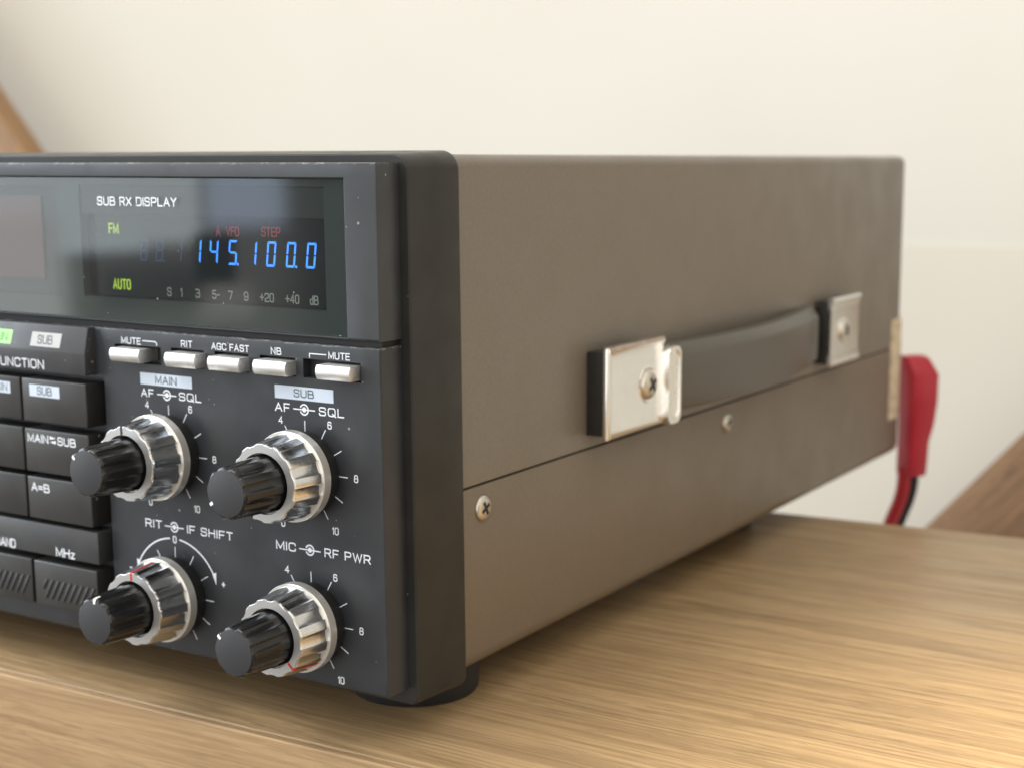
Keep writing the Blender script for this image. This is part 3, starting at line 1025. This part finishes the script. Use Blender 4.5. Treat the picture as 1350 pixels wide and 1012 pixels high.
kA = key_col(-107.9, -86.0)
kB = key_col(-130.6, -108.7)
for kk in kA + kB:
    pass
lab = [(kA[0], -105.2, -94.8), (kB[0], -122.4, -112.05)]
for kk, x0, x1 in lab:
    bm = newbm()
    poly2d(bm, [(x0, 69.9), (x1, 69.9), (x1, 72.75), (x0, 72.75)], YK - 0.03)
    obj('label_plate', bm, M['pale'], kk, smooth=0, front=True)
lettering(kA[0], M['ink_dark'], lambda q: text(q, 'SUB', -102.4, -97.6, 70.5, 1.75, YK - 0.05, 0.13, 0.34))
lettering(kB[0], M['ink_dark'], lambda q: text(q, 'MAIN', -119.4, -113.2, 70.5, 1.75, YK - 0.05, 0.13, 0.34))


def main_sub(q):
    text(q, 'MAIN', -106.6, -99.7, 58.75, 1.75, YK - 0.04, 0.16, 0.34)
    poly2d(q, [(-99.0, 59.75), (-99.0, 60.6), (-97.0, 60.15)], YK - 0.04)
    poly2d(q, [(-97.0, 58.75), (-97.0, 59.6), (-99.0, 59.15)], YK - 0.04)
    text(q, 'SUB', -96.2, -90.3, 58.75, 1.75, YK - 0.04, 0.16, 0.34)


lettering(kA[1], M['white'], main_sub)
lettering(kA[2], M['white'], lambda q: text(q, 'A=B', -106.4, -100.3, 46.55, 1.8, YK - 0.04, 0.16, 0.30))
bm = newbm()
box(bm, -131.3, -84.9, -10.9, -5.3, 30.5, 38.4, 0.3, 2)
strip = obj('label_strip', bm, M['block'], radio, smooth=30, front=True)
lettering(strip, M['white'], lambda q: text(q, 'MHz', -99.4, -93.2, 30.95, 1.95, -10.95, 0.15, 0.30))
lettering(strip, M['white'], lambda q: text(q, 'BAND', -121.2, -114.2, 30.95, 1.95, -10.95, 0.15, 0.30))


def rib_key(x0, x1):
    k_ = key(x0, x1, 17.75, 28.9, 'ribbed_key')
    bm_ = newbm()
    for i in range(9):
        cx = x0 + 1.6 + i * 2.05
        a0, a1 = (19.7, 24.6)
        ax, bx_ = cx, cx + 2.9
        if i == 0:
            a0 = 22.0
            ax = cx + 1.3
        prism(bm_, [(ax - .36, a0), (ax + .36, a0), (bx_ + .36, a1), (bx_ - .36, a1)], YK - 0.32, YK + 0.1, 'y', 0.12, 2)
    obj('grip_ribs', bm_, M['block'], k_, smooth=40, front=True)
    return k_


rib_key(-107.4, -85.6)
rib_key(-130.2, -108.4)

# ------------------------------------------------------------------ printed front panel
YP = YF - 0.03
lettering(panel, M['white'], lambda q: (text(q, 'MUTE', -76.9, -70.9, 84.05, 1.35, YP, 0.17, 0.34), ribbon(q, [(-70.2, 84.95), (-66.2, 84.95), (-65.75, 84.6), (-65.75, 84.1)], 0.24, YP)))
lettering(panel, M['white'], lambda q: text(q, 'RIT', -58.1, -54.85, 84.35, 1.35, YP, 0.16, 0.40))
lettering(panel, M['white'], lambda q: text(q, 'AGC FAST', -48.9, -38.1, 84.4, 1.35, YP, 0.16, 0.34))
lettering(panel, M['white'], lambda q: text(q, 'NB', -31.65, -28.95, 84.45, 1.35, YP, 0.16, 0.40))
lettering(panel, M['white'], lambda q: (text(q, 'MUTE', -15.8, -10.3, 84.5, 1.3, YP, 0.16, 0.34), ribbon(q, [(-21.05, 84.35), (-21.05, 85.2), (-16.6, 85.2)], 0.22, YP)))


def name_plate(x0, x1, z0, z1, s_, tx0, tx1, tz, h):
    bm_ = newbm()
    poly2d(bm_, [(x0, z0), (x1, z0), (x1, z1), (x0, z1)], YP)
    obj('label_plate', bm_, M['pale'], panel, smooth=0, front=True)
    lettering(panel, M['ink_dark'], lambda q: text(q, s_, tx0, tx1, tz, h, YP - 0.02, 0.14, 0.34))


name_plate(-71.5, -55.4, 74.85, 77.6, 'MAIN', -66.6, -60.2, 75.4, 1.65)
name_plate(-31.05, -14.9, 74.95, 77.85, 'SUB', -25.6, -20.3, 75.65, 1.55)


def conc(q, a, ax0, ax1, cx, z, b_, bx0, bx1, h=1.65):
    """left word, concentric knob sign, right word"""
    text(q, a, ax0, ax1, z, h, YP, 0.155, 0.36)
    text(q, b_, bx0, bx1, z, h, YP, 0.155, 0.36)
    cz = z + h * 0.47
    ring = arc(cx, cz, 1.10, -62, 242, 40)
    ribbon(q, ring, 0.34, YP)
    disc2d(q, cx, cz, 0.56, YP - 0.001)
    ribbon(q, [(cx - 2.9, cz), (cx - 0.5, cz)], 0.26, YP - 0.012)
    ribbon(q, [(cx + 0.5, cz), (cx + 2.9, cz)], 0.26, YP - 0.012)


lettering(panel, M['white'], lambda q: conc(q, 'AF', -71.3, -67.6, -63.3, 72.1, 'SQL', -59.4, -52.9))
lettering(panel, M['white'], lambda q: conc(q, 'AF', -31.0, -27.1, -22.95, 72.2, 'SQL', -18.8, -12.3))
lettering(panel, M['white'], lambda q: conc(q, 'RIT', -71.9, -66.9, -62.85, 41.2, 'IF SHIFT', -58.7, -45.0, 1.72))
lettering(panel, M['white'], lambda q: conc(q, 'MIC', -32.0, -26.7, -22.6, 41.2, 'RF PWR', -18.4, -6.2, 1.72))


def dial(q, cx, cz):
    for k in range(11):
        a = math.radians(-150 + 30 * k)
        r0 = 8.4
        ribbon(q, [(cx + r * math.sin(a), cz + r * math.cos(a)) for r in (r0, 11.2)], 0.22, YP)
        if k % 2 == 0:
            rr = 13.5 if k in (4, 6, 2, 8) else 14.0
            textc(q, str(k), cx + rr * math.sin(a) * (1.0 if k != 10 else 1.08), cz + rr * math.cos(a) * (0.93 if k in (4, 6) else 1), 1.45, YP, 0.15, 0.82)


for cx, cz in ((-63.0, 59.3), (-22.9, 59.3), (-22.5, 25.9)):
    lettering(panel, M['white'], lambda q, a=cx, b_=cz: dial(q, a, b_), 'dial_scale')


def dial_shift(q, cx=-62.9, cz=25.9):
    for k in range(11):
        a = math.radians(-150 + 30 * k)
        ribbon(q, [(cx + r * math.sin(a), cz + r * math.cos(a)) for r in (8.4, 11.4)], 0.22, YP)
    textc(q, '0', cx, cz + 13.15, 1.5, YP, 0.17, 0.8)
    for s_ in (-1, 1):
        ribbon(q, arc(cx, cz, 13.35, s_ * 7, s_ * 62, 30), 0.36, YP)
        a = math.radians(s_ * 62)
        p = Vector((cx + 13.35 * math.sin(a), cz + 13.35 * math.cos(a)))
        poly2d(q, [(p.x - s_ * 0.45, p.y + 0.25), (p.x + s_ * 0.75, p.y + 0.75), (p.x + s_ * 0.62, p.y - 2.2)], YP - 0.002)
    textc(q, '+', cx + 14.65, cz + 4.5, 1.35, YP, 0.2, 0.85)
    textc(q, '-', cx - 14.65, cz + 4.5, 1.35, YP, 0.2, 0.85)


lettering(panel, M['white'], dial_shift, 'dial_scale')


# ------------------------------------------------------------------ dual knobs
def sstep(x, a, b_):
    u = max(0.0, min(1.0, (x - a) / (b_ - a)))
    return u * u * (3 - 2 * u)


def dual_knob(cx, cz, ring_a, ring_col, tip_a):
    ra, ta = math.radians(ring_a), math.radians(tip_a)
    NF = 12

    def fl(R, dep, ph, nf, wfrac):
        def f(a):
            u = ((a - ph) * nf / (2 * PI)) % 1.0
            u = u - 1.0 if u > 0.5 else u
            u = 0.5 - abs(u)                        # 0 in the middle of a groove, 0.5 on a land
            s_ = max(0.0, 1 - (u / wfrac) ** 2)
            return R - dep * s_ ** 0.6
        return f
    # turned flange carries the other pieces
    bm_ = newbm()
    lathe(bm_, cx, cz, [(-11.5, 9.3), (-11.5, 9.8), (-11.6, 9.9), (-13.65, 9.85), (-13.8, 9.72), (-13.8, 9.2)], 96)
    k_ = obj('dual_knob', bm_, M['flange'], radio, smooth=35, front=True)
    bm_ = newbm()
    lathe(bm_, cx, cz, [(-7.6, 8.9), (-8.6, 9.2), (-11.5, 9.2)], 72)
    obj('knob_skirt', bm_, M['dark'], k_, smooth=35, front=True)
    # fluted chrome body
    bm_ = newbm()
    rings = []
    for i in range(15):
        u = i / 14
        y = -13.8 - 7.8 * u
        R = 9.38 - 0.88 * u
        dep = 0.34
        rings.append((y, fl(R, dep, ra, NF, 0.28)))
    rings.append((-21.75, fl(8.40, 0.34, ra, NF, 0.28)))
    rings += [(-21.8, fl(8.25, 0.31, ra, NF, 0.28)), (-21.8, 6.7), (-21.5, 6.5), (-17.0, 6.45)]
    lathe(bm_, cx, cz, rings, 240, True, True)
    obj('fluted_ring', bm_, M['chrome'], k_, smooth=28, front=True)
    bm_ = newbm()
    n_ = 240
    fo, fi = fl(8.30, 0.31, ra, NF, 0.28), 6.55
    A = [bm_.verts.new((cx + fo(2 * PI * q / n_) * math.sin(2 * PI * q / n_), -21.84, cz + fo(2 * PI * q / n_) * math.cos(2 * PI * q / n_))) for q in range(n_)]
    B = [bm_.verts.new((cx + fi * math.sin(2 * PI * q / n_), -21.84, cz + fi * math.cos(2 * PI * q / n_))) for q in range(n_)]
    for q in range(n_):
        bm_.faces.new((A[q], A[(q + 1) % n_], B[(q + 1) % n_], B[q]))
    obj('ring_face', bm_, M['satin'], k_, smooth=0, front=True)
    # line on the ring
    bm_ = newbm()
    for (y0, r0), (y1, r1) in zip([(-14.6, 9.36), (-21.7, 8.56), (-21.86, 8.3)], [(-21.7, 8.56), (-21.89, 8.3), (-21.89, 6.6)]):
        h = 0.32
        tx, tz = math.cos(ra), -math.sin(ra)
        def P(y, r, s_):
            return (cx + r * math.sin(ra) + s_ * h * tx, y, cz + r * math.cos(ra) + s_ * h * tz)
        quad(bm_, P(y0, r0, -1), P(y0, r0, 1), P(y1, r1, 1), P(y1, r1, -1))
    obj('pointer_line', bm_, ring_col, k_, smooth=0, front=True)
    # inner black knob
    bm_ = newbm()
    rings = []
    for i in range(13):
        u = i / 12
        y = -17.2 - 15.2 * u
        R = 6.2 - 0.72 * u
        rings.append((y, fl(R, 0.42 * sstep(u, 0.22, 0.40), ta, 10, 0.27)))
    rings += [(-32.75, fl(5.38, 0.38, ta, 10, 0.27)), (-33.05, fl(5.16, 0.26, ta, 10, 0.27)), (-33.2, 4.85), (-33.2, 4.80)]
    lathe(bm_, cx, cz, rings, 160)
    obj('inner_knob', bm_, M['knob_black'], k_, smooth=30, front=True)
    bm_ = newbm()
    lathe(bm_, cx, cz, [(-33.21, 4.86), (-33.24, 4.78)], 64)
    obj('knob_cap', bm_, M['cap'], k_, smooth=30, front=True)
    # white tip mark
    bm_ = newbm()
    path = [(-33.30, 4.15), (-33.30, 4.75), (-33.10, 5.28), (-32.7, 5.47), (-31.6, 5.55)]
    tx, tz = math.cos(ta), -math.sin(ta)
    h = 0.34
    for (y0, r0), (y1, r1) in zip(path, path[1:]):
        pts = []
        for y, r, s_ in ((y0, r0, -1), (y0, r0, 1), (y1, r1, 1), (y1, r1, -1)):
            pts.append((cx + r * math.sin(ta) + s_ * h * tx, y, cz + r * math.cos(ta) + s_ * h * tz))
        quad(bm_, *pts)
    obj('tip_mark', bm_, M['pointer'], k_, smooth=0, front=True)
    return k_


dual_knob(-63.0, 59.3, -5, M['dark'], -50)
dual_knob(-22.9, 59.3, 205, M['dark'], -122)
dual_knob(-62.9, 25.9, 0, M['red'], 4)
dual_knob(-22.5, 25.9, 134, M['red'], -53)

# ------------------------------------------------------------------ feet
for fx, fy_ in ((-22.0, 30.5), (-32.0, 222.0), (XL + 26.0, 29.5), (XL + 26.0, 222.0)):
    bm = newbm()
    L = []
    for z, r in ((0.0, 14.9), (0.8, 15.4), (8.0, 15.9), (9.72, 15.6)):
        L.append([(fx + r * math.cos(2 * PI * i / 64), fy_ + r * math.sin(2 * PI * i / 64), z) for i in range(64)])
    loft(bm, L)
    obj('rubber_foot', bm, M['rubber'], radio, smooth=40)

# sticker wrapped over the rear corner of the side
bm = newbm()
box(bm, -3.0, 0.22, 319.8, 332.1, 24.6, 64.2, 0.1, 1)
tag(obj('rear_sticker', bm, M['paper'], radio, smooth=0), 'stained cream paper sticker on the rear corner')

# ------------------------------------------------------------------ power plug and its wires
plug = bpy.data.objects.new('power_plug', None)
C.objects.link(plug)
plug.location = Vector((3.2, 337, 0)) * S
tag(plug, 'red plastic power plug with red and black wires behind the radio', 'plug')
PO = (5, 338, 0)


def pobj(name, bm_, material):
    return obj(name, bm_, material, plug, origin=PO)


bm = newbm()
sec = []
for z, x0, x1, y0, y1 in ((0.0, 0.6, 10.6, 333.6, 343.5), (1.0, 0.2, 11.2, 333.0, 344.0), (14.0, 0.4, 11.6, 333.0, 344.6), (21.0, 0.6, 12.8, 332.6, 346.2),
                          (30.0, 0.6, 13.6, 332.4, 347.0), (41.0, 0.6, 13.8, 332.4, 347.0), (47.2, 0.8, 9.2, 332.6, 346.0), (48.4, 1.4, 7.0, 333.2, 344.6)):
    mx_, my_ = (x0 + x1) / 2, (y0 + y1) / 2
    ca, sa = math.cos(-0.62), math.sin(-0.62)
    sec.append([(mx_ + .80 * ((a - mx_) * ca - (b_ - my_) * sa), my_ + 2 + .80 * ((a - mx_) * sa + (b_ - my_) * ca), z) for a, b_ in rrect(x0, x1, y0, y1, 0.9, 3)])
loft(bm, sec)
pobj('plug_hood', bm, M['plug_red'])


def tube(pts, r, n=14):
    bm_ = newbm()
    pts = [Vector(p) for p in pts]
    # smooth the path
    for _ in range(3):
        q = [pts[0]]
        for a, b_ in zip(pts, pts[1:]):
            q += [a * .75 + b_ * .25, a * .25 + b_ * .75]
        pts = q + [pts[-1]]
    L_ = []
    for i, p in enumerate(pts):
        d = (pts[min(i + 1, len(pts) - 1)] - pts[max(i - 1, 0)]).normalized()
        a = d.cross(Vector((0, 1, 0))).normalized()
        b_ = d.cross(a)
        L_.append([p + a * r * math.cos(2 * PI * k / n) + b_ * r * math.sin(2 * PI * k / n) for k in range(n)])
    loft(bm_, L_)
    return bm_


pobj('red_wire', tube([(3.6, 338.5, 3), (3.2, 338.5, -8), (-1.5, 338.5, -20), (-8, 338, -40), (-18, 336, -90), (-24, 330, -160)], 2.7), M['wire_red'])
pobj('black_wire', tube([(6.4, 342.5, 3), (5.9, 342.5, -8), (1.3, 342.5, -20), (-5.4, 342, -40), (-14.5, 339, -90), (-20, 333, -160)], 2.1), M['wire_black'])
